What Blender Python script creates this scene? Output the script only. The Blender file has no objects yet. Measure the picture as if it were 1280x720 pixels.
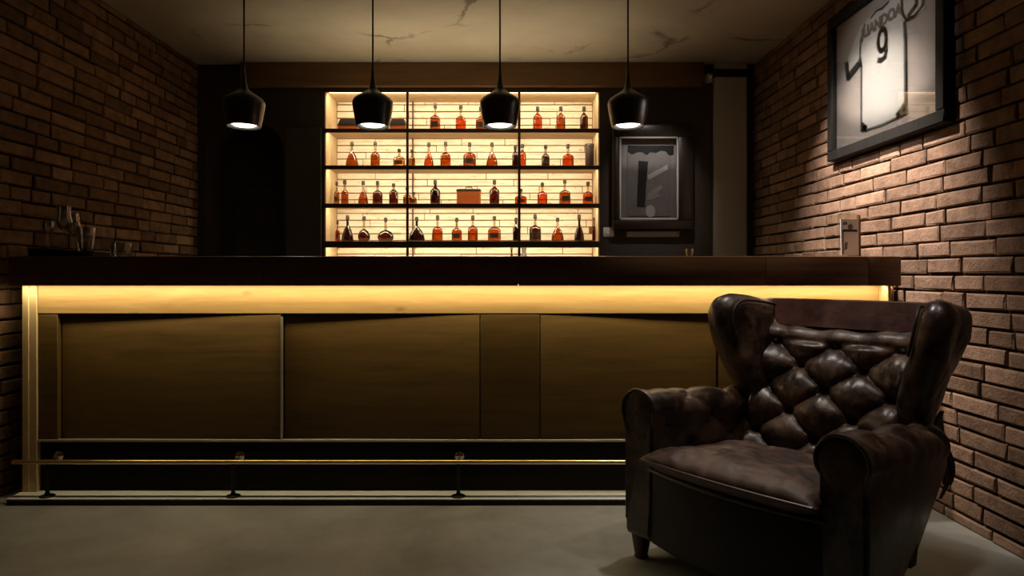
import bpy, bmesh, math, random
from mathutils import Vector, Matrix, noise
random.seed(7)
SC = bpy.context.scene
COL = SC.collection
F = 806.0; CX = 634.0; CY = 343.0; EYE = 1.04
PI = math.pi
def PX(px, Y): return (px - CX) / F * Y
def PZ(py, Y): return EYE + (CY - py) / F * Y

# ------------------------------------------------------------------ mesh builder
class MB:
    def __init__(s): s.v = []; s.f = []; s.t = []
    def add(s, vs, fs, tint=None):
        o = len(s.v); s.v += [tuple(p) for p in vs]; s.f += [tuple(i + o for i in f) for f in fs]
        s.t += [tint if tint is not None else 0.5] * len(vs)
        return s
    def box(s, x0, x1, y0, y1, z0, z1, b=0.0, tint=None, seg=1):
        bm = bmesh.new(); bmesh.ops.create_cube(bm, size=1)
        for v in bm.verts:
            v.co = Vector(((x0+x1)/2 + v.co.x*(x1-x0), (y0+y1)/2 + v.co.y*(y1-y0), (z0+z1)/2 + v.co.z*(z1-z0)))
        if b > 0: bmesh.ops.bevel(bm, geom=list(bm.edges), offset=b, segments=seg, profile=0.5, affect='EDGES')
        bm.verts.index_update()
        s.add([v.co[:] for v in bm.verts], [[v.index for v in f.verts] for f in bm.faces], tint); bm.free(); return s
    def lathe(s, prof, c=(0, 0, 0), n=24, cap=True):
        vs = []; fs = []
        for r, z in prof:
            for k in range(n):
                a = 2*PI*k/n; vs.append((c[0]+r*math.cos(a), c[1]+r*math.sin(a), c[2]+z))
        for i in range(len(prof)-1):
            for k in range(n):
                k2 = (k+1) % n; fs.append((i*n+k, i*n+k2, (i+1)*n+k2, (i+1)*n+k))
        if cap:
            fs.append(tuple(range(n-1, -1, -1))); fs.append(tuple((len(prof)-1)*n+k for k in range(n)))
        return s.add(vs, fs)
    def tube(s, pts, r, n=10, closed=False):
        P = [Vector(p) for p in pts]; m = len(P); vs = []; fs = []; up = None
        for i in range(m):
            if closed: d = P[(i+1) % m] - P[i-1]
            else: d = P[min(i+1, m-1)] - P[max(i-1, 0)]
            d.normalize()
            if up is None:
                up = Vector((0, 0, 1)) if abs(d.z) < .9 else Vector((1, 0, 0))
            a = d.cross(up); a.normalize(); b = a.cross(d); up = b
            for k in range(n):
                t = 2*PI*k/n; vs.append(P[i] + a*(r*math.cos(t)) + b*(r*math.sin(t)))
        for i in range(m if closed else m-1):
            j = (i+1) % m
            for k in range(n):
                k2 = (k+1) % n; fs.append((i*n+k, j*n+k, j*n+k2, i*n+k2))
        if not closed:
            fs.append(tuple(range(n))); fs.append(tuple((m-1)*n+k for k in range(n-1, -1, -1)))
        return s.add(vs, fs)
    def grid(s, nu, nv, fn, wrapu=False):
        vs = [fn(i/(nu if wrapu else nu-1), j/(nv-1)) for j in range(nv) for i in range(nu)]; fs = []
        for j in range(nv-1):
            for i in range(nu if wrapu else nu-1):
                i2 = (i+1) % nu; fs.append((j*nu+i, j*nu+i2, (j+1)*nu+i2, (j+1)*nu+i))
        return s.add(vs, fs)
    def prism(s, pts, d):          # planar polygon pts (3D), extruded by vector d
        n = len(pts); d = Vector(d); vs = [Vector(p) for p in pts] + [Vector(p)+d for p in pts]
        fs = [tuple(range(n-1, -1, -1)), tuple(range(n, 2*n))] + [(i, (i+1) % n, n+(i+1) % n, n+i) for i in range(n)]
        return s.add(vs, fs)
    def build(s, name, mat, parent=None, smooth=40, loc=None, weld=False):
        me = bpy.data.meshes.new(name); me.from_pydata(s.v, [], s.f)
        at = me.attributes.new('tint', 'FLOAT', 'POINT'); at.data.foreach_set('value', s.t)
        bm = bmesh.new(); bm.from_mesh(me)
        if weld: bmesh.ops.remove_doubles(bm, verts=bm.verts, dist=1e-5)
        bmesh.ops.recalc_face_normals(bm, faces=bm.faces); bm.to_mesh(me); bm.free()
        if smooth:
            me.polygons.foreach_set('use_smooth', [True]*len(me.polygons)); me.set_sharp_from_angle(angle=math.radians(smooth))
        me.update(); me.materials.append(mat)
        o = bpy.data.objects.new(name, me); COL.objects.link(o)
        if parent: o.parent = parent
        if loc: o.location = loc
        return o
def tag(o, label=None, cat=None, group=None, kind=None):
    if label: o['label'] = label
    if cat: o['category'] = cat
    if group: o['group'] = group
    if kind: o['kind'] = kind
    return o
def empty(name, loc, label, cat, group=None, rz=0):
    o = bpy.data.objects.new(name, None); COL.objects.link(o); o.empty_display_size = .05
    o.location = loc; o.rotation_euler = (0, 0, rz)
    return tag(o, label, cat, group)
def copy_tree(root, kids=True):
    r = root.copy(); COL.objects.link(r)
    for ch in root.children:
        c = ch.copy(); COL.objects.link(c); c.parent = r
        for g in ch.children:
            d = g.copy(); COL.objects.link(d); d.parent = c
    return r
def catmull(P, n=6, closed=True):
    out = []; m = len(P)
    for i in range(m if closed else m-1):
        p0, p1, p2, p3 = (P[(i-1) % m], P[i], P[(i+1) % m], P[(i+2) % m]) if closed else (P[max(i-1, 0)], P[i], P[i+1], P[min(i+2, m-1)])
        for k in range(n):
            t = k/n
            out.append(tuple(.5*((2*b) + (c-a)*t + (2*a-5*b+4*c-d)*t*t + (3*b-a-3*c+d)*t**3) for a, b, c, d in zip(p0, p1, p2, p3)))
    if not closed: out.append(tuple(P[-1]))
    return out

# ------------------------------------------------------------------ materials
def newmat(name):
    m = bpy.data.materials.new(name); m.use_nodes = True; nt = m.node_tree; nt.nodes.clear()
    out = nt.nodes.new('ShaderNodeOutputMaterial'); return m, nt, out
def N(nt, t, **kw):
    n = nt.nodes.new(t)
    for k, v in kw.items():
        if k in n.inputs: n.inputs[k].default_value = v
        else: setattr(n, k, v)
    return n
def ramp(nt, fac, stops):
    r = N(nt, 'ShaderNodeValToRGB'); e = r.color_ramp.elements
    while len(e) < len(stops): e.new(.5)
    for el, (p, c) in zip(e, stops):
        el.position = p; el.color = (*c, 1) if len(c) == 3 else c
    nt.links.new(fac, r.inputs['Fac']); return r
def coords(nt, scale=(1, 1, 1), rot=(0, 0, 0)):
    tc = N(nt, 'ShaderNodeTexCoord'); mp = N(nt, 'ShaderNodeMapping')
    mp.inputs['Scale'].default_value = scale; mp.inputs['Rotation'].default_value = rot
    nt.links.new(tc.outputs['Object'], mp.inputs['Vector']); return mp.outputs['Vector']
def noisetex(nt, vec, scale, detail=6, rough=.6, dist=0.0):
    n = N(nt, 'ShaderNodeTexNoise', Scale=scale, Detail=detail, Roughness=rough, Distortion=dist); nt.links.new(vec, n.inputs['Vector']); return n.outputs['Fac']
def bump(nt, h, strength, dist=.01):
    b = N(nt, 'ShaderNodeBump', Strength=strength, Distance=dist); nt.links.new(h, b.inputs['Height']); return b.outputs['Normal']
def mixc(nt, fac, a, b, blend='MIX'):
    m = N(nt, 'ShaderNodeMix', data_type='RGBA', blend_type=blend)
    for s, v in ((0, fac), (6, a), (7, b)):
        if hasattr(v, 'is_linked'): nt.links.new(v, m.inputs[s])
        elif s == 0: m.inputs[0].default_value = v
        else: m.inputs[s].default_value = (*v, 1)
    return m.outputs[2]
def plain(name, c, rough=.5, metal=0.0, spec=.5, var=.15, sc=8, bp=.0, coat=0.0, crough=.1):
    m, nt, out = newmat(name); p = N(nt, 'ShaderNodeBsdfPrincipled', Roughness=rough, Metallic=metal)
    p.inputs['Specular IOR Level'].default_value = spec; p.inputs['Coat Weight'].default_value = coat; p.inputs['Coat Roughness'].default_value = crough
    v = coords(nt); f = noisetex(nt, v, sc)
    r = ramp(nt, f, [(.25, tuple(x*(1-var) for x in c)), (.75, tuple(min(1, x*(1+var)) for x in c))])
    nt.links.new(r.outputs['Color'], p.inputs['Base Color'])
    if bp: nt.links.new(bump(nt, noisetex(nt, v, sc*6), bp, .004), p.inputs['Normal'])
    nt.links.new(p.outputs[0], out.inputs[0]); return m
def wood(name, c1, c2, axis='X', rough=.5, sc=1.0, bp=.15, spec=.4, knots=False):
    m, nt, out = newmat(name); p = N(nt, 'ShaderNodeBsdfPrincipled', Roughness=rough); p.inputs['Specular IOR Level'].default_value = spec
    s = {'X': (1.2, 14, 14), 'Y': (14, 1.2, 14), 'Z': (14, 14, 1.2)}[axis]
    v = coords(nt, tuple(q*sc for q in s))
    f = noisetex(nt, v, 1.6, 8, .62, .6); g = noisetex(nt, v, 7, 4, .7)
    mx = N(nt, 'ShaderNodeMath', operation='MULTIPLY_ADD'); nt.links.new(g, mx.inputs[0]); mx.inputs[1].default_value = .35; nt.links.new(f, mx.inputs[2])
    r = ramp(nt, mx.outputs[0], [(.42, c1), (.62, tuple((a+b)/2 for a, b in zip(c1, c2))), (.85, c2)])
    colr = r.outputs['Color']
    if knots:
        vo = N(nt, 'ShaderNodeTexVoronoi', Scale=2.3, Randomness=1.0); nt.links.new(coords(nt, (1, 1, 2.2)), vo.inputs['Vector'])
        k = ramp(nt, vo.outputs['Distance'], [(.0, (1, 1, 1)), (.045, (.6, .6, .6)), (.09, (0, 0, 0))])
        colr = mixc(nt, k.outputs['Color'], colr, tuple(x*.45 for x in c1))
    nt.links.new(colr, p.inputs['Base Color']); nt.links.new(bump(nt, mx.outputs[0], bp, .006), p.inputs['Normal'])
    nt.links.new(p.outputs[0], out.inputs[0]); return m
def emit(name, c, s):
    m, nt, out = newmat(name); e = N(nt, 'ShaderNodeEmission', Strength=s); e.inputs['Color'].default_value = (*c, 1)
    nt.links.new(e.outputs[0], out.inputs[0]); return m
def brick_mat(name, c_dark, c_mid, c_light):
    m, nt, out = newmat(name); p = N(nt, 'ShaderNodeBsdfPrincipled', Roughness=.9); p.inputs['Specular IOR Level'].default_value = .25
    a = N(nt, 'ShaderNodeAttribute', attribute_name='tint'); v = coords(nt)
    r = ramp(nt, a.outputs['Fac'], [(0, tuple(x*.12 for x in c_dark)), (.02, c_dark), (.5, c_mid), (1, c_light)])
    f = noisetex(nt, v, 14, 7, .65); g = noisetex(nt, v, 90, 5, .7)
    r2 = ramp(nt, f, [(.3, (.62, .6, .58)), (.55, (1, 1, 1)), (.75, (1.18, 1.16, 1.14))])
    colr = mixc(nt, 1.0, r.outputs['Color'], r2.outputs['Color'], 'MULTIPLY')
    sp = ramp(nt, g, [(.66, (0, 0, 0)), (.74, (1, 1, 1))]); mm = N(nt, 'ShaderNodeMath', operation='MULTIPLY'); nt.links.new(sp.outputs['Color'], mm.inputs[0]); mm.inputs[1].default_value = .35
    colr = mixc(nt, mm.outputs[0], colr, tuple(x*1.5 for x in c_light))
    nt.links.new(colr, p.inputs['Base Color'])
    ad = N(nt, 'ShaderNodeMath', operation='MULTIPLY_ADD'); nt.links.new(g, ad.inputs[0]); ad.inputs[1].default_value = .4; nt.links.new(f, ad.inputs[2])
    nt.links.new(bump(nt, ad.outputs[0], .8, .015), p.inputs['Normal']); nt.links.new(p.outputs[0], out.inputs[0]); return m
def tinted_glass(name, c, gl=.12, rough=.05, var=1):
    m, nt, out = newmat(name); t = N(nt, 'ShaderNodeBsdfTransparent'); g = N(nt, 'ShaderNodeBsdfGlossy', Roughness=rough)
    v = coords(nt); f = noisetex(nt, v, 30, 3)
    r = ramp(nt, f, [(.3, tuple(x*(1-.2*var) for x in c)), (.7, tuple(min(1, x*(1+.15*var)) for x in c))]); nt.links.new(r.outputs['Color'], t.inputs['Color'])
    fr = N(nt, 'ShaderNodeFresnel', IOR=1.45); ml = N(nt, 'ShaderNodeMath', operation='MULTIPLY_ADD'); nt.links.new(fr.outputs[0], ml.inputs[0]); ml.inputs[1].default_value = .7; ml.inputs[2].default_value = gl*.2
    mx = N(nt, 'ShaderNodeMixShader'); nt.links.new(ml.outputs[0], mx.inputs[0]); nt.links.new(t.outputs[0], mx.inputs[1]); nt.links.new(g.outputs[0], mx.inputs[2]); nt.links.new(mx.outputs[0], out.inputs[0]); return m
def leather(name, base, worn, wear=.5, rough=.36):
    m, nt, out = newmat(name); p = N(nt, 'ShaderNodeBsdfPrincipled'); p.inputs['Specular IOR Level'].default_value = .5
    v = coords(nt); f = noisetex(nt, v, 5.5, 7, .62, .4); g = noisetex(nt, v, 26, 6, .7)
    ad = N(nt, 'ShaderNodeMath', operation='MULTIPLY_ADD'); nt.links.new(g, ad.inputs[0]); ad.inputs[1].default_value = .45; nt.links.new(f, ad.inputs[2])
    lo = 1.02 - wear*.5
    r = ramp(nt, ad.outputs[0], [(lo-.3, tuple(x*.55 for x in base)), (lo-.1, base), (lo+.04, tuple((a+b)/2 for a, b in zip(base, worn))), (lo+.22, worn)])
    nt.links.new(r.outputs['Color'], p.inputs['Base Color'])
    rr = ramp(nt, ad.outputs[0], [(.4, (rough-.06,)*3), (.9, (rough+.18,)*3)]); nt.links.new(rr.outputs['Color'], p.inputs['Roughness'])
    vo = N(nt, 'ShaderNodeTexVoronoi', Scale=160.0); nt.links.new(v, vo.inputs['Vector'])
    wr = noisetex(nt, v, 11, 4, .55, .6)
    b1 = N(nt, 'ShaderNodeMath', operation='MULTIPLY_ADD'); nt.links.new(vo.outputs['Distance'], b1.inputs[0]); b1.inputs[1].default_value = .12; nt.links.new(wr, b1.inputs[2])
    nt.links.new(bump(nt, b1.outputs[0], .22, .010), p.inputs['Normal']); nt.links.new(p.outputs[0], out.inputs[0]); return m
def concrete(name, c1, c2, rough=.55, sc=1.0, stains=None, spec=.4, bp=.12):
    m, nt, out = newmat(name); p = N(nt, 'ShaderNodeBsdfPrincipled', Roughness=rough); p.inputs['Specular IOR Level'].default_value = spec
    v = coords(nt)
    if stains: v.node.inputs['Location'].default_value = (.97, .5, 0)
    f = noisetex(nt, v, 1.3*sc, 9, .6, .7); g = noisetex(nt, v, 7*sc, 6, .65)
    ad = N(nt, 'ShaderNodeMath', operation='MULTIPLY_ADD'); nt.links.new(g, ad.inputs[0]); ad.inputs[1].default_value = .4; nt.links.new(f, ad.inputs[2])
    r = ramp(nt, ad.outputs[0], [(.45, c1), (.95, c2)]); colr = r.outputs['Color']
    if stains:
        w = noisetex(nt, v, 5, 5, .6); wv = N(nt, 'ShaderNodeVectorMath', operation='MULTIPLY_ADD')
        cb = N(nt, 'ShaderNodeCombineXYZ'); nt.links.new(w, cb.inputs[0]); w2 = noisetex(nt, v, 4.1, 5, .6); nt.links.new(w2, cb.inputs[1])
        nt.links.new(cb.outputs[0], wv.inputs[0]); wv.inputs[1].default_value = (.28, .28, 0); nt.links.new(v, wv.inputs[2])
        vo = N(nt, 'ShaderNodeTexVoronoi', Scale=1.25, feature='DISTANCE_TO_EDGE'); nt.links.new(wv.outputs[0], vo.inputs['Vector'])
        cr = ramp(nt, vo.outputs['Distance'], [(0, (1, 1, 1)), (.012, (.75, .75, .75)), (.03, (0, 0, 0))])
        fade = ramp(nt, noisetex(nt, v, 1.9, 3, .5), [(.5, (0, 0, 0)), (.62, (.8, .8, .8))])
        mm = N(nt, 'ShaderNodeMath', operation='MULTIPLY'); nt.links.new(cr.outputs['Color'], mm.inputs[0]); nt.links.new(fade.outputs['Color'], mm.inputs[1])
        colr = mixc(nt, mm.outputs[0], colr, stains)
    nt.links.new(colr, p.inputs['Base Color']); nt.links.new(bump(nt, ad.outputs[0], bp, .01), p.inputs['Normal']); nt.links.new(p.outputs[0], out.inputs[0]); return m
M = {}
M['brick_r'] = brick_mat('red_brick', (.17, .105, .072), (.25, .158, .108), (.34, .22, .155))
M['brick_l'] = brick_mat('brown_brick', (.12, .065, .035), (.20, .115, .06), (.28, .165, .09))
M['floor'] = concrete('polished_concrete', (.195, .20, .185), (.43, .44, .41), .42, 1.0, None, .4, .08)
M['ceiling'] = concrete('stained_concrete', (.34, .31, .25), (.46, .43, .36), .85, .7, (.12, .09, .065), .2, .1)
M['plaster'] = plain('dark_plaster', (.06, .052, .036), .8, var=.25, sc=4, bp=.2)
M['dark_wall'] = plain('brown_black_wall', (.045, .032, .02), .75, var=.3, sc=3, bp=.2)
M['column'] = plain('grey_paint', (.50, .49, .43), .6, var=.06, sc=5)
M['header'] = wood('lintel_wood', (.11, .055, .017), (.19, .10, .035), 'X', .5)
M['pine'] = wood('lit_pine', (.30, .19, .066), (.45, .31, .125), 'X', .42, 1, .08, knots=True)
M['post'] = wood('post_pine', (.48, .36, .17), (.6, .47, .25), 'Z', .5, 1, .06)
M['panel'] = wood('bar_panel_wood', (.070, .040, .0085), (.128, .077, .018), 'X', .5, 1, .12, knots=True)
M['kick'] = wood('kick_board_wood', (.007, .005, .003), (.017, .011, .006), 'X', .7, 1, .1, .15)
M['top'] = wood('walnut_top', (.085, .043, .019), (.20, .105, .048), 'X', .33, 1, .08, .5)
M['endwood'] = wood('end_panel_wood', (.10, .05, .02), (.2, .1, .045), 'Z', .5)
M['trim'] = plain('aluminium_trim', (.78, .72, .58), .5, 1.0, var=.05)
M['brass'] = plain('worn_brass', (.72, .58, .32), .28, 1.0, var=.1, sc=20)
M['blackmetal'] = plain('black_iron', (.02, .018, .015), .4, .6, var=.2)
M['steel'] = plain('polished_steel', (.6, .55, .46), .25, 1.0, var=.05)
M['plinth'] = concrete('stone_plinth', (.68, .72, .66), (.80, .84, .78), .5, 3)
M['rubber_shadowgap'] = plain('black_rubber_shadow', (.01, .01, .01), .8)  # tray rubber, also the painted shade under the plinth slab
M['shade'] = plain('black_enamel', (.022, .02, .016), .33, .0, .5, var=.1, coat=.4)
M['shade_in'] = plain('white_enamel', (.75, .72, .66), .5, var=.03)
M['bulb'] = emit('lamp_diffuser', (1, .93, .8), 5.0)
M['led'] = emit('warm_led', (1, .74, .4), 4.0)
M['led2'] = emit('shelf_led', (1, .80, .5), 6.0)
M['cord'] = plain('black_cord', (.015, .013, .01), .7)
M['shelfwood'] = wood('shelf_wood', (.035, .018, .01), (.07, .036, .018), 'X', .5)
M['shelfboard'] = wood('pale_shelf_board', (.36, .25, .13), (.52, .38, .22), 'X', .55)
M['nichewood'] = wood('niche_side_wood', (.5, .37, .2), (.68, .54, .34), 'Z', .6)
M['black_frame'] = wood('black_frame_wood', (.006, .006, .005), (.013, .012, .011), 'Z', .6, 2, .05, .15)
M['brown_frame'] = wood('dark_brown_frame', (.014, .009, .006), (.03, .02, .012), 'Z', .3, 2, .05)
M['mat'] = plain('frame_mat_board', (.42, .375, .36), .6, var=.02, coat=.1, crough=.15)
M['mat2'] = plain('grey_mat_board', (.42, .39, .37), .6, var=.1)
M['jersey'] = plain('white_jersey_cloth', (.56, .56, .55), .8, var=.03, sc=5, bp=.06)
M['jersey2'] = plain('grey_jersey_cloth', (.36, .335, .325), .8, var=.12, sc=12, bp=.3)
M['fadedreflection'] = plain('faded_reflection', (.52, .49, .48), .8)  # fainter tone for reflected light drawn on the small jersey
M['ink'] = plain('black_print', (.012, .014, .013), .6)
M['greyink'] = plain('grey_print', (.16, .16, .15), .7)
M['palereflection'] = plain('pale_reflection', (.85, .83, .82), .6)  # pale tone for reflected light drawn on the small jersey
M['glass'] = tinted_glass('clear_glass', (.93, .93, .9), .8, .06, 0)
M['pane'] = tinted_glass('window_glass', (.97, .97, .96), .0, .04, 0)
M['amber'] = tinted_glass('amber_whisky', (.60, .24, .06), .2)
M['amber_dark'] = tinted_glass('dark_whisky', (.27, .085, .022), .2)
M['amber_red'] = tinted_glass('red_whisky', (.74, .25, .085), .2)
M['amber_gold'] = tinted_glass('gold_whisky', (.80, .46, .16), .2)
M['brownglass'] = tinted_glass('brown_bottle_glass', (.15, .055, .02), .2)
M['bottleglass'] = tinted_glass('bottle_glass', (.80, .74, .60), .25)
M['cap'] = plain('black_cap', (.02, .012, .008), .5)
M['purple'] = plain('maroon_tin', (.03, .009, .008), .6, var=.2)
M['orangebox'] = plain('orange_box', (.42, .10, .02), .5, var=.25)
M['leather'] = leather('brown_leather', (.022, .011, .0075), (.15, .085, .052), .52, .28)
M['leather_seat'] = leather('worn_seat_leather', (.042, .021, .015), (.19, .11, .078), .56, .45)
M['leather_red'] = leather('oxblood_leather', (.075, .022, .015), (.15, .06, .04), .3, .36)
M['leather_dark'] = leather('dark_leather', (.010, .006, .0045), (.03, .017, .011), .3, .5)
M['leather_flap'] = leather('torn_leather', (.09, .055, .03), (.17, .11, .06), .6, .7)
M['legwood'] = wood('dark_leg_wood', (.02, .01, .006), (.05, .026, .014), 'Z', .35)
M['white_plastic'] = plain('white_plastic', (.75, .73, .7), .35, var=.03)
M['grey_plastic'] = plain('grey_plastic', (.3, .29, .27), .4, var=.05)
M['print_blue'] = plain('pale_blue_print', (.74, .80, .92), .35, var=.06, coat=.5)
def whitebrick():
    m, nt, out = newmat('whitewashed_brick'); p = N(nt, 'ShaderNodeBsdfPrincipled', Roughness=.8); p.inputs['Specular IOR Level'].default_value = .2
    v = coords(nt); a = N(nt, 'ShaderNodeAttribute', attribute_name='tint')
    f = noisetex(nt, coords(nt, (1, 1, 6)), 5, 6, .65); g = noisetex(nt, coords(nt, (1, 1, 2.5)), 14, 5, .7)
    r = ramp(nt, f, [(.3, (.62, .50, .34)), (.5, (.80, .72, .58)), (.8, (.86, .80, .68))])
    sp = ramp(nt, g, [(.62, (0, 0, 0)), (.68, (.85, .85, .85))]); mo = ramp(nt, a.outputs['Fac'], [(0, (.2, .1, .045)), (.02, (1, 1, 1)), (1, (1, 1, 1))])
    c = mixc(nt, sp.outputs['Color'], r.outputs['Color'], (.40, .24, .12)); c = mixc(nt, 1.0, c, mo.outputs['Color'], 'MULTIPLY')
    nt.links.new(c, p.inputs['Base Color']); nt.links.new(bump(nt, g, .4, .01), p.inputs['Normal']); nt.links.new(p.outputs[0], out.inputs[0]); return m
M['whitebrick'] = whitebrick()

# ------------------------------------------------------------------ room shell
XL, XR, YB, ZC, YF = -2.36, 1.88, 4.915, 2.64, -2.2
tag(MB().box(XL-.2, XR+.2, YF-.2, YB+.9, -.12, 0).build('floor', M['floor'], smooth=0), kind='structure')
tag(MB().box(XL-.2, XR+.2, YF-.2, YB+.9, ZC, ZC+.12).build('ceiling', M['ceiling'], smooth=0), kind='structure')
def brick_wall(name, u0, u1, z1, place, mat, seed, L=.272, H=.0709, joint=.011, depth=.013):
    rnd = random.Random(seed); mb = MB()
    mb.add([place(u, z, d) for d in (-.013, -.2) for u, z in ((u0, 0), (u1, 0), (u1, z1), (u0, z1))],
           [(0, 1, 2, 3), (7, 6, 5, 4), (0, 4, 5, 1), (1, 5, 6, 2), (2, 6, 7, 3), (3, 7, 4, 0)], 0.0)
    k0 = -int(EYE/H) - 1
    z = EYE + k0*H; row = 0
    while z < z1:
        u = u0 - rnd.random()*L
        if row % 2: u -= L/2
        while u < u1:
            l = L*rnd.choice([1, 1, 1, 1, .95, .8, .62, .5]) ; a = max(u, u0) + joint/2; b = min(u+l, u1) - joint/2
            lo = max(z+joint/2 + rnd.uniform(-.0015, .0015), .002); hi = min(z+H-joint/2 + rnd.uniform(-.0015, .0015), z1-.002)
            if b-a > .03 and hi-lo > .015:
                t = rnd.uniform(.08, 1); pr = rnd.uniform(-.003, .003); e = .006; j = lambda: rnd.uniform(-.0035, .0035)
                vs = [place(x, y, -.016) for x, y in ((a, lo), (b, lo), (b, hi), (a, hi))]
                vs += [place(x, y, -.004+pr) for x, y in ((a+j(), lo+j()), (b+j(), lo+j()), (b+j(), hi+j()), (a+j(), hi+j()))]
                vs += [place(x+j(), y+j(), pr+j()*.6) for x, y in ((a+e, lo+e), (b-e, lo+e), (b-e, hi-e), (a+e, hi-e))]
                fs = [(8, 9, 10, 11)] + [(i, (i+1) % 4, 4+(i+1) % 4, 4+i) for i in range(4)] + [(4+i, 4+(i+1) % 4, 8+(i+1) % 4, 8+i) for i in range(4)]
                mb.add(vs, fs, t)
            u += l
        z += H; row += 1
    return tag(mb.build(name, mat, smooth=0), kind='structure')
brick_wall('wall_right', YF, YB+.02, ZC, lambda u, z, d: (XR-d, u, z), M['brick_r'], 3)
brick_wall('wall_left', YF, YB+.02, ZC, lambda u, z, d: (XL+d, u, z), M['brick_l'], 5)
tag(MB().box(XL-.2, XR+.2, YF-.2, YF, 0, ZC).build('wall_front', M['dark_wall'], smooth=0), kind='structure')
# back wall with the doorway and the shelf niche left open
s5 = F/YB
NX0, NX1, NZ0, NZ1 = PX(405.5, YB), PX(749.5, YB), .93, PZ(112.5, YB)
DX0, DX1, DZ = PX(256, YB), PX(354, YB), PZ(150, YB)
wb = MB(); TH = .45
wb.box(XL-.2, DX0, YB, YB+TH, 0, ZC); wb.box(DX1, NX0, YB, YB+TH, 0, ZC); wb.box(NX0, NX1, YB, YB+TH, 0, NZ0); wb.box(NX0, NX1, YB, YB+TH, NZ1, ZC)
wb.box(NX1, XR+.2, YB, YB+TH, 0, ZC)
arc = [(DX0, YB, ZC)] + [(DX0 + (DX1-DX0)*(.5-.5*math.cos(PI*k/16)), YB, DZ-.28+.28*math.sin(PI*k/16)**.7) for k in range(17)] + [(DX1, YB, ZC)]
wb.prism(arc, (0, TH, 0))
tag(wb.build('wall_back', M['dark_wall'], smooth=0), kind='structure')
dm = MB().box(DX0, DX1, YB+.33, YB+.40, 0, DZ+.02)
door = tag(dm.build('door_1', M['plaster'], smooth=0), kind='structure')
d2 = MB()
for zz in (.12, 1.02): d2.box(DX0+.1, DX1-.1, YB+.315, YB+.33, zz, zz+.75, .008)
d2.build('door_panel', M['plaster'], door)
MB().lathe([(.004, 0), (.022, .005), (.024, .03), (.004, .04)]).build('door_knob', M['brass'], door).location = (DX1-.05, YB+.315, 1.0)
tag(MB().box(DX1+.02, NX0-.02, YB-.012, YB, 0, PZ(160, YB), .004).build('trim_1', M['plaster'], smooth=0), kind='structure')
tag(MB().box(PX(300, 4.86), PX(880, 4.86), 4.855, YB, PZ(107.5, 4.855), ZC, .004).build('trim_2', M['header'], smooth=0), kind='structure')
tag(MB().box(PX(893, 4.87), PX(934, 4.87), 4.87, YB, 0, ZC, .006).build('trim_3', M['column'], smooth=0), kind='structure')
tag(MB().box(PX(880, 4.86), PX(941, 4.86), 4.858, YB, PZ(96, 4.86), PZ(86, 4.86), .005).build('trim_4', M['blackmetal'], smooth=0), kind='structure')
sn = empty('wall_speaker', (PX(886, 4.72), 4.72, PZ(98, 4.72)), 'tiny grey speaker on bracket high beside the grey column', 'speaker')
MB().box(-.022, .022, -.03, .03, -.03, .03, .008, seg=2).build('speaker_body', M['grey_plastic'], sn)
MB().lathe([(.014, 0), (.014, .004), (.004, .002)], n=16).build('speaker_cone', M['white_plastic'], sn).matrix_local = Matrix.Translation((0, -.029, 0)) @ Matrix.Rotation(PI/2, 4, 'X')
MB().box(-.008, .008, .02, YB-4.72+.002, -.008, .008).build('bracket', M['blackmetal'], sn)

# ------------------------------------------------------------------ back lit shelf unit
su = empty('backlit_shelf_unit', (0, 0, 0), 'glowing backlit shelf unit full of whisky bottles, recessed in the back wall', 'shelf unit')
YN = YB+.315
wbk = MB(); wbk.add([(NX0+.012, YN, NZ0), (NX1-.012, YN, NZ0), (NX1-.012, YN, NZ1), (NX0+.012, YN, NZ1), (NX0+.012, YN+.02, NZ0), (NX1-.012, YN+.02, NZ0), (NX1-.012, YN+.02, NZ1), (NX0+.012, YN+.02, NZ1)],
    [(0, 1, 2, 3), (7, 6, 5, 4), (0, 4, 5, 1), (1, 5, 6, 2), (2, 6, 7, 3), (3, 7, 4, 0)], 0.0)
rnd = random.Random(4); z = NZ0; r_ = 0
while z < NZ1-.02:
    u = NX0 - rnd.random()*.2; h = .055
    while u < NX1:
        l = rnd.choice([.5, .7, .9, .35]); a = max(u, NX0+.014)+.003; b = min(u+l, NX1-.014)-.003
        if b-a > .02:
            t = rnd.uniform(.3, 1); d = rnd.uniform(.004, .009); z2 = min(z+h, NZ1)-.0035-rnd.uniform(0, .003); vs = [(x, YN-q, w) for q in (-.002, d) for x, w in ((a, z+.0035), (b, z+.0035), (b, z2), (a, z2))]
            wbk.add(vs, [(4, 5, 6, 7)] + [(i, (i+1) % 4, 4+(i+1) % 4, 4+i) for i in range(4)], t)
        u += l
    z += h; r_ += 1
wbk.build('back_panel', M['whitebrick'], su, smooth=0)
for x0, x1 in ((NX0, NX0+.012), (NX1-.012, NX1)): MB().box(x0, x1, YB-.004, YN, NZ0, NZ1, .002).build('side_panel', M['nichewood'], su)
MB().box(NX0, NX1, YB-.004, YN, NZ1-.012, NZ1, .002).build('top_panel', M['nichewood'], su)
MB().box(NX0, NX1, YB-.004, YN, NZ0, NZ0+.02, .002).build('bottom_panel', M['nichewood'], su)
MB().box(NX0-.006, NX1+.006, YB-.012, YB-.004, NZ1-.021, NZ1+.012, .002).build('front_lip', M['shelfwood'], su)
SHY = [161, 207, 254.5, 301.5]; SHT = [5, 5, 5.5, 8]
SHZ = [PZ(y, YB) for y in SHY]
LEDS = []
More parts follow.
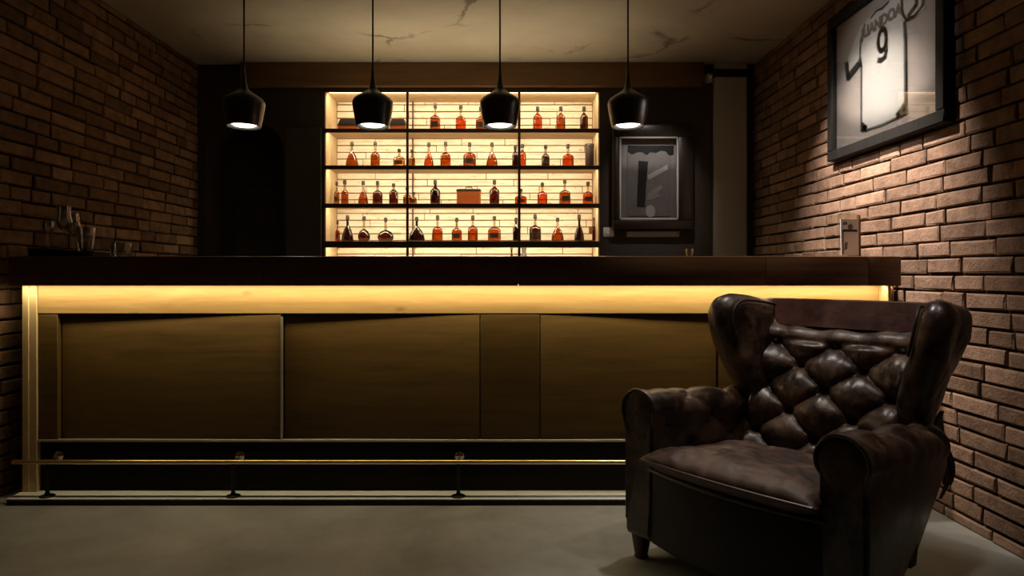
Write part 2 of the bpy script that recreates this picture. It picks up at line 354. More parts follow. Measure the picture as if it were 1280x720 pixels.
for zz, th in zip(SHZ, SHT):
    t = th/s5
    sh = MB().box(NX0+.012, NX1-.012, YB, YN, zz-.012, zz, .0015).build('shelf', M['shelfboard'], su)
    MB().box(NX0-.002, NX1+.002, YB-.012, YB+.004, zz-t, zz, .0015).build('shelf_lip', M['shelfwood'], sh)
    MB().box(NX0+.03, NX1-.03, YB+.008, YB+.02, zz-.016, zz-.012).build('led_strip', M['led2'], sh); LEDS.append(zz-.017)
LEDS.append(NZ1-.017)
MB().box(NX0+.03, NX1-.03, YB+.008, YB+.02, NZ1-.016, NZ1-.012).build('led_strip', M['led2'], su)
for px in (509.5, 649): MB().box(PX(px-1.6, YB), PX(px+1.6, YB), YB-.011, YB-.004, NZ0+.02, NZ1-.012, .001).build('divider', M['shelfwood'], su)
for px in (421, 509.5+0, 649):
    x = PX(px, YB+.02) if px > 430 else NX0+.03
    if px > 430: MB().box(x-.005, x+.005, YN-.03, YN-.01, NZ0+.02, NZ1-.012, .001).build('rear_upright', M['shelfwood'], su)

# ------------------------------------------------------------------ bottles
YBOT = 5.02
ORD = ['first', 'second', 'third', 'fourth', 'fifth', 'sixth', 'seventh', 'eighth', 'ninth', 'tenth', 'eleventh', 'twelfth', 'thirteenth']
ROWN = ['top', 'second', 'third', 'fourth']
def sq(r, k=4.0):   # rounded-square cross section
    def f(a):
        c, s = math.cos(a), math.sin(a); return r/((abs(c)**k+abs(s)**k)**(1/k))
    return f
def loft(mb, secs, n=20, k=None):
    vs = []; fs = []
    for (w, d, z) in secs:
        for i in range(n):
            a = 2*PI*i/n
            if k: q = 1/((abs(math.cos(a))**k+abs(math.sin(a))**k)**(1/k))
            else: q = 1
            vs.append((w*q*math.cos(a), d*q*math.sin(a), z))
    for j in range(len(secs)-1):
        for i in range(n):
            i2 = (i+1) % n; fs.append((j*n+i, j*n+i2, (j+1)*n+i2, (j+1)*n+i))
    fs.append(tuple(range(n-1, -1, -1))); fs.append(tuple((len(secs)-1)*n+i for i in range(n)))
    return mb.add(vs, fs)
def bottle(row, px, wpx, ytop, kind, liquid, look, idx):
    w = wpx*YBOT/F/2*(1.14 if kind in ('round', 'square', 'tall', 'cone') else 1); z0 = SHZ[row] + .0005; h = PZ(ytop, YBOT) - z0; x = PX(px, YBOT); d = min(w, .045); nk = min(.010, w*.36)
    place = '%s from the left on the %s shelf' % (ORD[idx], ROWN[row])
    if kind in ('round', 'square', 'squat', 'cone', 'tall'):
        nm = 'whisky_bottle'; lab = '%s whisky bottle, %s' % (look, place)
        o = empty(nm, (x, YBOT, z0), lab, 'bottle', 'whisky bottles on the backlit shelves')
        bodyf = {'round': .58, 'square': .55, 'squat': .45, 'cone': .60, 'tall': .66}[kind]; k = 5 if kind == 'square' else None
        b = h*bodyf
        if kind == 'squat': secs = [(w*.7, d*.7, 0), (w, d, b*.3), (w, d, b*.55), (w*.72, d*.7, b*.9), (nk*1.2, nk*1.2, b*1.08)]
        elif kind == 'cone': secs = [(w*.94, d*.94, 0), (w, d, b*.06), (w*.92, d*.9, b*.4), (w*.62, d*.6, b*.75), (nk*1.1, nk*1.1, b*1.02)]
        elif kind == 'tall': secs = [(w*.95, d*.95, 0), (w, d, b*.04), (w, d, b*.85), (w*.8, d*.8, b*.93), (nk, nk, b*1.1)]
        else: secs = [(w*.93, d*.93, 0), (w, d, b*.05), (w, d, b*.78), (w*.86, d*.86, b*.9), (nk*1.1, nk*1.1, b*1.05)]
        loft(MB(), secs, 20, k).build('bottle_body', M[liquid], o)
        zt = secs[-1][2]
        loft(MB(), [(nk, nk, zt-.001), (nk*.9, nk*.9, h*.80), (nk*1.15, nk*1.15, h*.81), (nk*1.1, nk*1.1, h*.84)], 16).build('neck', M['bottleglass' if liquid != 'brownglass' else 'brownglass'], o)
        ck = nk*1.35
        loft(MB(), [(ck, ck, h*.83), (ck*1.05, ck*1.05, h*.9), (ck*.95, ck*.95, h*.985), (ck*.6, ck*.6, h)], 16).build('cap', M['cap'], o)
        if kind in ('square', 'round') and idx % 2 == 0:
            MB().grid(9, 2, lambda u, v: ((u-.5)*1.3*w, -d*(1.03 if k else 1.02*math.sqrt(max(.05, 1-(.65*(2*u-1))**2))) - .0006, b*(.25+.35*v))).build('paper_label', M['amber_gold'] if liquid == 'brownglass' else M['cap'], o)
    elif kind == 'tin':
        o = empty('gift_tin', (x, YBOT, z0), '%s gift tin, %s' % (look, place), 'tin')
        MB().lathe([(w*.98, 0), (w, .004), (w, h*.86), (w*.98, h*.87)]).build('tin_body', M['purple'], o)
        MB().lathe([(w*1.04, h*.865), (w*1.04, h*.985), (w*.98, h)]).build('lid', M['cap'], o)
    elif kind == 'thin':
        o = empty('thin_bottle', (x, YBOT, z0), '%s thin bottle, %s' % (look, place), 'bottle')
        MB().lathe([(w*.9, 0), (w, .004), (w, h*.6), (w*.5, h*.7), (w*.45, h*.85)], n=14).build('bottle_body', M['amber_dark'], o)
        MB().lathe([(w*.6, h*.85), (w*.6, h)], n=14).build('cap', M['cap'], o)
    else:  # decanter box / chest
        o = empty('decanter_case' if kind == 'case' else 'bottle_chest', (x, YBOT, z0), '%s, %s' % (look, place), 'case')
        if kind == 'case':
            loft(MB(), [(w*1.0/1.15, .04, 0), (w/1.15, .04, h*.44)], 24, 9).build('case_body', M['orangebox'], o)
            loft(MB(), [(w/1.13, .041, h*.44), (w*.97/1.13, .041, h*.6), (w*.76/1.13, .036, h)], 24, 9).build('lid', M['cap'], o)
        else:
            loft(MB(), [(w/1.1, .042, 0), (w/1.1, .042, h*.78)], 24, 9).build('chest_body', M['orangebox'], o)
            loft(MB(), [(w*1.03/1.1, .043, h*.78), (w*1.03/1.1, .043, h*.88), (w*.93/1.1, .036, h*.92)], 24, 9).build('lid', M['purple'], o)
            MB().tube([(-.03, 0, h*.915), (-.022, 0, h*1.04), (.022, 0, h*1.04), (.03, 0, h*.915)], .004, 8).build('handle', M['cap'], o)
    return o
rows = [
 [(436, 30, 150, 'case', '', 'low black orange-based case'), (498, 24, 150, 'case', '', 'sloped black case with orange base'),
  (544, 11, 129, 'square', 'amber', 'square amber'), (576, 11, 131, 'square', 'amber_red', 'small square reddish'), (601, 11, 133, 'round', 'amber', 'round amber, half hidden'),
  (672, 10, 133, 'tall', 'amber_red', 'tall reddish'), (701, 10, 133, 'tall', 'amber', 'tall amber'), (730, 9, 133, 'tall', 'amber_dark', 'tall dark')],
 [(440, 14, 177, 'cone', 'amber', 'cone shaped amber'), (469, 10, 177, 'round', 'amber', 'narrow amber'), (499, 13, 186, 'round', 'amber_gold', 'short golden'),
  (515, 7, 187, 'round', 'amber_gold', 'small golden'), (536, 11, 178, 'cone', 'amber_red', 'cone shaped red'), (557, 11, 177, 'square', 'amber', 'square amber'),
  (587, 14, 178, 'round', 'amber', 'wide amber'), (615, 13, 178, 'cone', 'amber', 'cone shaped amber'), (644, 7, 182, 'tall', 'brownglass', 'thin brown'), (653, 8, 180, 'tall', 'amber_red', 'thin red'),
  (682, 9, 181, 'round', 'amber_dark', 'narrow dark'), (710, 12, 180, 'square', 'amber_red', 'square red'), (737, 11, 180, 'tin', '', 'upright maroon')],
 [(421, 6, 227, 'round', 'amber_gold', 'small golden'), (431, 8, 225, 'round', 'amber', 'narrow amber'), (454, 11, 226, 'cone', 'amber', 'cone shaped amber'), (472, 11, 226, 'round', 'amber_dark', 'round dark'),
  (492, 10, 229, 'tall', 'amber_dark', 'tall dark'), (509, 9, 234, 'round', 'amber', 'short, behind the upright,'), (517, 7, 240, 'round', 'amber_gold', 'tiny golden'), (544, 11, 225, 'tall', 'brownglass', 'straight brown'),
  (586, 33, 235, 'chest', '', 'wide orange chest with handle'), (618, 11, 225, 'tall', 'amber_dark', 'tall dark'), (651, 13, 236, 'square', 'amber_red', 'square red'), (678, 11, 228, 'round', 'amber_red', 'round red'), (706, 12, 224, 'square', 'amber', 'square amber')],
 [(422, 5, 276, 'round', 'amber_red', 'small red'), (434.5, 13, 269, 'cone', 'brownglass', 'wide dark brown'), (455, 15, 270, 'squat', 'amber_dark', 'squat dark'), (482, 20, 272, 'squat', 'amber_dark', 'wide squat dark'),
  (521, 18, 271, 'cone', 'brownglass', 'wide brown'), (547, 11, 269, 'square', 'amber', 'square amber'), (571, 11, 272, 'square', 'amber', 'plain square amber'), (591, 11, 269, 'round', 'amber', 'round amber'), (618, 14, 270, 'square', 'amber', 'wide square amber'),
  (645, 7, 272, 'tall', 'brownglass', 'thin brown'), (669, 13, 268, 'round', 'amber_dark', 'round dark'), (697, 14, 272, 'cone', 'amber', 'cone shaped amber'), (724, 11, 268, 'cone', 'brownglass', 'pointed brown')]]
for r, items in enumerate(rows):
    for i, it in enumerate(items): bottle(r, *it, i)
# extra ones that close the rows
for args in [(2, 735, 11, 227, 'square', 'amber_red', 'square orange')]:
    o = bottle(*args, 0); o['label'] = 'square orange whisky bottle at the right end of the third shelf'
o = bottle(3, 742.5, 4, 272, 'thin', '', 'tall', 0); o['label'] = 'very thin tall bottle at the right end of the fourth shelf'
# two things showing under the lowest shelf
for nm, px, w, mt, lab in (('thin_bottle', 639.5, 5, 'brownglass', 'thin brown bottle below the lowest glowing shelf, left of the black one'), ('black_bottle', 655, 10, 'cap', 'stout black bottle below the lowest glowing shelf')):
    ww = w*YBOT/F/2; o = empty(nm, (PX(px, YBOT), YBOT, NZ0+.0205), lab, 'bottle')
    MB().lathe([(ww*.95, 0), (ww, .006), (ww, .2), (ww*.7, .235), (ww*.5, .25), (ww*.5, .285)], n=16).build('bottle_body', M[mt], o)
    MB().lathe([(ww*.62, .283), (ww*.62, .30), (ww*.5, .304)], n=16).build('cap', M['cap'], o)

# ------------------------------------------------------------------ bar
bar = empty('bar_counter', (-.22, 3.2, 0), 'long wooden bar front glowing under its countertop, with dark panels', 'bar')
def bpart(mb, name, mat, parent=bar, smooth=40):
    o = mb.build(name, mat, parent, smooth)
    if parent is bar: o.matrix_parent_inverse = Matrix.Translation((.22, -3.2, 0))
    return o
ZT0, ZT1 = .997, 1.123
bpart(MB().box(-2.25, -2.238, 3.06, 3.52, .03, ZT0, .002), 'end_panel', M['kick'])
bpart(MB().box(-2.25, -2.219, 2.99, 3.03, .03, ZT0, .002).box(-2.2195, -2.184, 2.993, 3.03, .03, ZT0, .002), 'end_post', M['post'])
bpart(MB().box(1.745, 1.77, 2.95, 3.52, .03, ZT0, .003), 'end_panel', M['endwood'])
bpart(MB().box(1.73, 1.745, 2.93, 3.02, .03, ZT0, .002), 'end_post', M['post'])
bpart(MB().box(-2.185, 1.735, 3.0, 3.03, PZ(392, 3.0), ZT0, .002), 'upper_board', M['pine'])
ZP0, ZP1 = .272, PZ(392, 3.0)+.06
def panel(x0, x1, ya, yb_):
    n = 12; mb = MB(); g = .0012
    top = [(x0+g+(x1-x0-2*g)*k/n, ya+(yb_-ya)*k/n) for k in range(n+1)]
    vs = []; fs = []
    for (x, y) in top: vs += [(x, max(y, 3.0), ZP0), (x, y, ZP1-.07), (x, 3.032, ZP1), (x, 3.06, ZP1), (x, 3.06, ZP0)]
    for k in range(n):
        for q in range(5): fs.append((k*5+q, (k+1)*5+q, (k+1)*5+(q+1) % 5, k*5+(q+1) % 5))
    fs.append((4, 3, 2, 1, 0)); fs.append(tuple(n*5+q for q in range(5)))
    return mb.add(vs, fs)
def pxx(px): return (px-CX)/266.0
bpart(MB().box(-2.185, pxx(77), 3.0015, 3.06, ZP0, ZP1-.065, .001), 'stile', M['panel'])
bpart(panel(pxx(78.5), pxx(354), 3.026, 3.001), 'front_panel', M['panel'])
bpart(panel(pxx(356), pxx(600), 3.027, 3.001), 'front_panel', M['panel'])
bpart(MB().box(pxx(601), pxx(674), 3.0012, 3.06, ZP0, ZP1-.065, .001), 'stile', M['panel'])
bpart(panel(pxx(675), pxx(895), 3.002, 3.024), 'front_panel', M['panel'])
bpart(panel(pxx(897), 1.745, 3.018, 3.003), 'front_panel', M['panel'])
bpart(MB().box(pxx(354), pxx(356), 2.993, 3.01, ZP0, ZP1-.075), 'seam_trim', M['trim'])
bpart(MB().box(-2.185, 1.745, 2.994, 3.02, .262, .272, .001), 'bottom_trim', M['trim'])
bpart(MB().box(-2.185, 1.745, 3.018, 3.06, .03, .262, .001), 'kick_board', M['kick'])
bpart(MB().box(-2.24, 1.745, 3.061, 3.08, .03, ZT0, .001), 'light_block', M['kick'])  # unseen board added to stop light leaking through the panel seams
bpart(MB().box(-2.235, 1.74, 2.932, 2.944, .990, .9965), 'led_strip', M['led'])
ct = empty('countertop', (-.22, 3.2, ZT0), 'thick dark walnut slab countertop along the whole bar', 'countertop')
o = MB().box(-2.245, 1.773, 2.93, 3.6, ZT0, ZT1, .004).build('slab', M['top'], ct); o.matrix_parent_inverse = Matrix.Translation((.22, -3.2, -ZT0))
xs = [-2.245, -1.1, .05, PX(958, 2.9), PX(1086, 2.9), 1.773]
for a, b in zip(xs[:-1], xs[1:]):
    o = MB().box(a+.0006, b-.0006, 2.9, 2.93, ZT0-.008, ZT1-.002, .003, seg=2).build('fascia_board', M['top'], ct); o.matrix_parent_inverse = Matrix.Translation((.22, -3.2, -ZT0))
pl = empty('foot_plinth', (-.22, 2.95, 0), 'low grey stone plinth along the foot of the bar', 'plinth')
o = MB().box(-2.26, 1.775, 2.9, 3.06, .025, .03, .0015).build('stone_slab', M['plinth'], pl); o.matrix_parent_inverse = Matrix.Translation((.22, -2.95, 0))
o = MB().box(-2.255, 1.77, 2.904, 3.06, 0, .025).build('base_shadow', M['rubber_shadowgap'], pl); o.matrix_parent_inverse = Matrix.Translation((.22, -2.95, 0))  # shade under the slab put into this near-black base
fr = empty('foot_rail', (-.22, 2.94, .03), 'brass foot rail on thin black posts along the bar front', 'rail')
inv = Matrix.Translation((.22, -2.94, -.03))
RY, RZ = 2.935, .186
o = MB().tube([(-2.25, RY, RZ), (1.70, RY, RZ)], .0105, 14).build('rail', M['brass'], fr); o.matrix_parent_inverse = inv
for px in (60, 292, 573):
    x = PX(px, 2.94)
    post = MB().lathe([(.0075, 0), (.0075, RZ-.03)], (x, RY, .03), 12).build('post', M['blackmetal'], fr); post.matrix_parent_inverse = inv
    o = MB().lathe([(.032, 0), (.032, .003), (.024, .007), (.012, .010), (.009, .02)], (x, RY, .03), 20).build('base_flange', M['blackmetal'], post)
    a = MB().tube([(x, RY, RZ), (x, 3.02, RZ)], .006, 10).build('bracket_arm', M['blackmetal'], fr); a.matrix_parent_inverse = inv
    k = MB().lathe([(.026, 0), (.026, .006), (.022, .014), (.013, .021), (.003, .024)], n=20).build('wall_knob', M['steel'], a)
    k.matrix_local = Matrix.Translation((x, 3.017, RZ+.006)) @ Matrix.Rotation(PI/2, 4, 'X')
for X_ in (.75, 1.5):
    post = MB().lathe([(.0075, 0), (.0075, RZ-.03)], (X_, RY, .03), 12).build('post', M['blackmetal'], fr); post.matrix_parent_inverse = inv

# ------------------------------------------------------------------ pendant lamps
LY = 3.3
PL = [(305, 0), (466, 0), (625, 0), (785, 0)]
prof = [(.008, .262), (.013, .228), (.019, .20), (.028, .187), (.045, .174), (.068, .160), (.090, .145), (.101, .131), (.1035, .118), (.101, .098), (.092, .045), (.0835, .004), (.082, 0), (.080, .003), (.087, .045), (.096, .098), (.097, .118), (.085, .138), (.05, .155), (.004, .157)]
labs = ['black pendant lamp farthest left, hanging clear of the shelf unit', 'black pendant lamp hanging before the left bay of the glowing shelves', 'black pendant lamp hanging before the middle of the glowing shelves', 'black pendant lamp farthest right, hanging left above the small picture']
proto = None
for i, (px, _) in enumerate(PL):
    if proto is None:
        proto = o = empty('pendant_lamp', (0, 0, 0), labs[0], 'lamp', 'pendant lamps over the bar')
        sh = MB().lathe(prof, n=40, cap=False).build('lamp_shade', M['shade'], o, smooth=60)
        MB().lathe([(.0085, .258), (.007, .29), (.004, .31)], n=16).build('cord_grip', M['shade'], o)
        MB().tube([(0, 0, .305), (0, 0, ZC-1.795)], .0045, 8).build('cord', M['cord'], o)
        MB().lathe([(.004, 0), (.05, .002), (.064, .012), (.066, .03), (.05, .04)], (0, 0, .004), 32).build('lamp_glass', M['bulb'], o)
    else: o = copy_tree(proto); o['label'] = labs[i]
    o.location = (PX(px, LY), LY, 1.795)
bpy.context.view_layer.update()

# ------------------------------------------------------------------ framed jersey on the right wall
XF = XR-.045
fj = empty('framed_jersey', (XR, 3.2, 2.08), 'white number 9 jersey in a large black frame on brick wall', 'picture')
Ya, Yb2, Za, Zb = 2.706, 3.692, 1.682, 2.488; bw = .056
inv = Matrix.Translation((-XR, -3.2, -2.08))
def fpart(mb, name, mat, smooth=40, par=None):
    o = mb.build(name, mat, par or fj, smooth); o.matrix_parent_inverse = inv if par is None else Matrix(); return o
for (y0, y1, z0, z1) in ((Ya, Yb2, Za, Za+bw), (Ya, Yb2, Zb-bw, Zb), (Ya, Ya+bw, Za+bw, Zb-bw), (Yb2-bw, Yb2, Za+bw, Zb-bw)):
    fpart(MB().box(XF-.004, XR+.004, y0, y1, z0, z1, .004), 'frame_rail', M['black_frame'])
fpart(MB().box(XR-.022, XR+.004, Ya+bw-.01, Yb2-bw+.01, Za+bw-.01, Zb-bw+.01), 'mat_board', M['mat'])
XM = XR-.022
def plate(pts, t, x=XM): return MB().prism([(x+.001, y, z) for y, z in pts], (-t-.001, 0, 0))
C0 = 3.185
body = [(C0+.19, 1.788), (C0+.187, 2.14), (C0+.20, 2.165), (C0+.32, 2.10), (C0+.345, 2.20), (C0+.20, 2.335), (C0+.075, 2.365), (C0, 2.345), (C0-.075, 2.365), (C0-.19, 2.345), (C0-.31, 2.285), (C0-.325, 2.225), (C0-.25, 2.205), (C0-.175, 2.215), (C0-.183, 2.14), (C0-.185, 1.79), (C0, 1.775)]
jr = fpart(plate(body, .006), 'jersey', M['jersey'])
def stroke(pts, w, name, mat, x=XM-.0075, par=jr, closed=False):
    mb = MB(); L = list(pts) + ([pts[0]] if closed else [])
    for (y0, z0), (y1, z1) in zip(L[:-1], L[1:]):
        d = Vector((y1-y0, z1-z0)); l = d.length; d /= l; n = Vector((-d.y, d.x))*w/2; e = d*w*.3
        p = [(y0-e.x+n.x, z0-e.y+n.y), (y1+e.x+n.x, z1+e.y+n.y), (y1+e.x-n.x, z1+e.y-n.y), (y0-e.x-n.x, z0-e.y-n.y)]
        mb.prism([(x+.0017, a, b) for a, b in p], (-.0022, 0, 0))
    return fpart(mb, name, mat, 40, par)
stroke([(C0+.187, 1.79), (C0+.186, 2.13), (C0+.195, 2.17)], .014, 'side_piping', M['ink'])
stroke([(C0-.186, 1.79), (C0-.182, 2.14), (C0-.176, 2.215)], .016, 'side_piping', M['ink'])
stroke([(C0+.20, 2.17), (C0+.195, 2.26), (C0+.155, 2.335)], .013, 'sleeve_seam', M['ink'])
stroke([(C0+.10, 2.345), (C0+.05, 2.362), (C0+.0, 2.355), (C0-.05, 2.362)], .010, 'collar', M['ink'])
stroke([(C0+.205, 2.155), (C0+.32, 2.112), (C0+.335, 2.19)], .034, 'sleeve_cuff', M['ink'])
stroke([(C0-.155, 2.35), (C0-.165, 2.26), (C0-.195, 2.22), (C0-.255, 2.215), (C0-.31, 2.24), (C0-.318, 2.30)], .016, 'sleeve_seam', M['ink'])
stroke([(C0-.21, 2.235), (C0-.265, 2.26), (C0-.275, 2.32)], .024, 'sleeve_cuff', M['ink'])
stroke([(C0+.178, 1.80), (C0+.145, 1.795), (C0+.178, 1.82)], .026, 'hem_corner', M['ink'])
stroke([(C0-.178, 1.80), (C0-.125, 1.795), (C0-.178, 1.83)], .028, 'hem_corner', M['ink'])
stroke([(C0+.18, 1.79), (C0+.0, 1.782), (C0-.18, 1.79)], .007, 'hem_line', M['greyink'])
def text(body_, size, yc, zc, name, mat, par, x=XM-.0075, sx=1.0, bold=0.0, ext=.0012):
    cu = bpy.data.curves.new(name, 'FONT'); cu.body = body_; cu.size = size; cu.align_x = 'CENTER'; cu.align_y = 'CENTER'; cu.extrude = ext; cu.offset = bold
    t = bpy.data.objects.new(name, cu); COL.objects.link(t); bpy.context.view_layer.update()
    me = bpy.data.meshes.new_from_object(t.evaluated_get(bpy.context.evaluated_depsgraph_get())); bpy.data.objects.remove(t)
    me.transform(Matrix(((0, 0, -1, x), (-sx, 0, 0, yc), (0, 1, 0, zc), (0, 0, 0, 1)))); me.flip_normals() if False else None
    me.materials.clear(); me.materials.append(mat); o = bpy.data.objects.new(name, me); COL.objects.link(o); o.parent = par
    if par is fj: o.matrix_parent_inverse = inv
    return o
nine = [(C0+.034*math.cos(a), 2.198+.052*math.sin(a)) for a in [2*PI*k/20 for k in range(21)]]
stroke(nine, .026, 'number', M['ink'])
stroke([(C0-.034, 2.198), (C0-.034, 2.13), (C0-.024, 2.105), (C0+.008, 2.10), (C0+.032, 2.108)], .026, 'number_tail', M['ink'])
text('JUANDOA', .075, C0+.015, 2.29, 'name_lettering', M['greyink'], jr, sx=.98, bold=.004)
fpart(MB().box(XR-.037, XR-.035, Ya+bw-.006, Yb2-bw+.006, Za+bw-.006, Zb-bw+.006), 'glass_pane', M['pane'])

# ------------------------------------------------------------------ small framed jersey on the back wall
FX0, FX1, FZ0, FZ1 = PX(766, 4.86), PX(867, 4.86), PZ(287, 4.86), PZ(156, 4.86)
sf = empty('shadow_box', ((FX0+FX1)/2, YB, (FZ0+FZ1)/2), 'dark shadow box holding a grey jersey on the back wall, right of shelves', 'picture')
inv2 = Matrix.Translation((-(FX0+FX1)/2, -YB, -(FZ0+FZ1)/2))
def spart(mb, name, mat, par=None, smooth=40):
    o = mb.build(name, mat, par or sf, smooth)
    if par is None: o.matrix_parent_inverse = inv2
    return o
IX0, IX1, IZ0, IZ1 = PX(774, 4.86), PX(848, 4.86), PZ(275, 4.86), PZ(171, 4.86)
for (x0, x1, z0, z1) in ((FX0, FX1, FZ0, IZ0), (FX0, FX1, IZ1, FZ1), (FX0, IX0, IZ0, IZ1), (IX1, FX1, IZ0, IZ1)):
    spart(MB().box(x0, x1, 4.845, YB, z0, z1, .008, seg=2), 'frame_rail', M['brown_frame'])
for (x0, x1, z0, z1) in ((IX0, IX1, IZ0, IZ0+.014), (IX0, IX1, IZ1-.014, IZ1), (IX0, IX0+.014, IZ0, IZ1), (IX1-.014, IX1, IZ0, IZ1)):
    spart(MB().box(x0, x1, 4.85, 4.87, z0, z1, .003), 'inner_bead', M['column'])
spart(MB().box(IX0-.01, IX1+.01, 4.905, YB+.002, IZ0-.01, IZ1+.01), 'mat_board', M['mat2'])
q = lambda px, py: (PX(px, 4.9), PZ(py, 4.9))
def splate(pts, t, y=4.905): return MB().prism([(x, y+.001, z) for x, z in pts], (0, -t-.001, 0))
jb = spart(splate([q(784, 270), q(784, 192), q(790, 186), q(800, 188), q(808, 184), q(818, 188), q(826, 183), q(836, 189), q(839, 196), q(838, 270)], .006), 'grey_jersey', M['jersey2'])
spart(splate([q(798, 201), q(810, 202), q(807, 240), q(806, 259), q(796, 258), q(797, 230)], .003, 4.899), 'dark_stripe', M['ink'], jb)
spart(splate([q(785, 182), q(842, 182), q(842, 192), q(836, 194), q(832, 189), q(826, 188), q(820, 191), q(813, 190), q(808, 194), q(803, 190), q(797, 190), q(790, 193), q(785, 190)], .003, 4.899), 'dark_collar', M['ink'], jb)
spart(splate([q(809, 219), q(834, 206), q(835, 212), q(811, 225)], .003, 4.899), 'reflection_sash', M['palereflection'], jb)  # diagonal reflection in the glass, drawn as a pale shape on the jersey
spart(splate([q(810+6*math.cos(a)+3, 264+8*math.sin(a)) for a in [2*PI*k/14 for k in range(14)]], .003, 4.899), 'reflection_patch', M['palereflection'], jb)  # round reflection in the glass, drawn as a pale disc
spart(splate([q(808, 250), q(810, 242), q(817, 237), q(826, 231), q(828, 235), q(821, 242), q(826, 244), q(818, 249)], .003, 4.899), 'reflection_smudge', M['fadedreflection'], jb)  # weaker reflection in the glass, drawn as an irregular shape
spart(MB().box(IX0, IX1, 4.872, 4.875, IZ0, IZ1), 'glass_pane', M['pane'])
pq = empty('wall_plaque', (PX(817, 4.88), YB, PZ(292, 4.88)), 'narrow grey plaque on the wall below the small shadow box', 'plaque')
MB().box(-.2, .2, -.02, .002, -.024, .02, .004).build('plate', M['column'], pq)
for sx in (-.185, .185): MB().lathe([(.006, 0), (.005, .003), (.002, .004)], n=10).build('screw', M['steel'], pq).matrix_local = Matrix.Translation((sx, -.0195, 0)) @ Matrix.Rotation(PI/2, 4, 'X')
sw = empty('wall_reflection', (PX(761, 4.9), YB, PZ(290, 4.9)), 'small white reflection shape on the wall right of the glowing shelves', 'glint')  # light reflection on the wall, built as a small white plate
MB().box(-.04, .04, -.012, .002, -.036, .036, .005, seg=2).build('reflection_plate', M['white_plastic'], sw)
MB().box(-.016, .016, -.018, -.011, -.02, .02, .003).build('reflection_core', M['white_plastic'], sw)

# ------------------------------------------------------------------ photo stand on the bar
ps = empty('photo_stand', (PX(1062, 3.1), 3.1, ZT1+.0035), 'small clear photo stand with pale jersey print, on right end of bar', 'picture', rz=math.radians(10))
tilt = Matrix.Rotation(math.radians(-1.5), 4, 'X')
o = MB().box(-.052, .052, 0, .012, .002, .205, .003).build('acrylic_block', M['glass'], ps); o.matrix_local = tilt
pr = MB().box(-.047, .047, -.0035, -.0005, .006, .178).build('print', M['print_blue'], ps); pr.matrix_local = tilt
mb = MB().box(-.040, .040, -.006, -.003, .118, .130, .001); mb.build('dark_band', M['ink'], pr)
MB().prism([(-.040, -.0032, .01), (-.034, -.0032, .01), (-.034, -.0032, .118), (-.042, -.0032, .118)], (0, -.002, 0)).build('dark_edge', M['greyink'], pr)
MB().prism([(-.036, -.0032, .150), (-.012, -.0032, .153), (-.016, -.0032, .168), (-.034, -.0032, .165)], (0, -.002, 0)).build('dark_emblem', M['greyink'], pr)
MB().lathe([(.004, 0), (.013, .001), (.013, .0025), (.004, .003)], n=18).build('round_emblem', M['greyink'], pr).matrix_local = Matrix.Translation((.004, -.003, .142)) @ Matrix.Rotation(PI/2, 4, 'X')
MB().prism([(-.03, -.0032, .03), (-.016, -.0032, .035), (-.012, -.0032, .07), (-.026, -.0032, .066)], (0, -.002, 0)).build('faded_mark', M['greyink'], pr)
sd = MB().prism([(.053, -.004, .002), (.053, .085, .002), (.053, .012, .20), (.053, -.004, .2)], (.006, 0, 0)).build('side_support', M['endwood'], ps); sd.matrix_local = tilt

# ------------------------------------------------------------------ glassware and tray at the left end
GY = 3.06
tr = empty('bar_tray', (PX(95, GY), GY, ZT1), 'black sloped drip tray on the far left of the bar', 'tray')
MB().prism([(-.155, -.09, 0), (.135, -.09, 0), (.135, -.09, .012), (-.155, -.09, .036)], (0, .18, 0)).build('tray_body', M['rubber_shadowgap'], tr)
for k in range(5): MB().tube([(-.145, -.075+.037*k, .0365), (.115, -.075+.037*k, .018)], .003, 6).build('rib', M['rubber_shadowgap'], tr)
def glassobj(name, px, base_dz, profile, label, y=GY):
    o = empty(name, (PX(px, y), y, ZT1+base_dz), label, 'glass')
    return o
def tumbler(r0, r1, h, t=.003): return [(r0*.9, 0), (r0, .003), (r1, h), (r1-t, h), (r0-t, .012), (.003, .010)]
def wine(rb, rs, hs, rm, h): return [(rb, 0), (rb, .002), (rs*1.6, .008), (rs, .02), (rs, hs), (rm*.6, hs+.015), (rm, hs+.045), (rm*.82, h), (rm*.82-.002, h), (rm-.003, hs+.046), (rm*.5, hs+.02), (.002, hs+.012)]
def put(name, px, dz, prof_, part, label, y=GY):
    o = empty(name, (PX(px, y), y, ZT1+dz), label, 'glass'); MB().lathe(prof_, n=28, cap=False).build(part, M['glass'], o, 60)
    MB().lathe([(prof_[0][0], 0), (prof_[0][0], .0015)], n=28).build('glass_foot', M['glass'], o); return o
put('flute_glass', 61, .0365, wine(.028, .004, .06, .026, .13), 'flute_bowl', 'faint slim flute glass at the left end of the tray', 3.0)
put('wine_glass', 80, .0365, wine(.033, .004, .085, .037, .205), 'wine_bowl', 'tallest wine glass on the black tray')
put('wine_glass', 92, .027, wine(.03, .004, .07, .033, .185), 'wine_bowl', 'wine glass between the tallest glass and the beer glass', 3.13)
put('beer_glass', 108, .025, tumbler(.034, .042, .115), 'beer_body', 'straight beer glass at the right end of the tray', 3.05)
put('tumbler', 151, .0005, tumbler(.043, .048, .066), 'tumbler_body', 'low tumbler standing alone right of the tray')
put('shot_glass', 862, .0005, tumbler(.018, .022, .055), 'shot_body', 'tiny glass on the back edge of the bar near the column', 3.5)

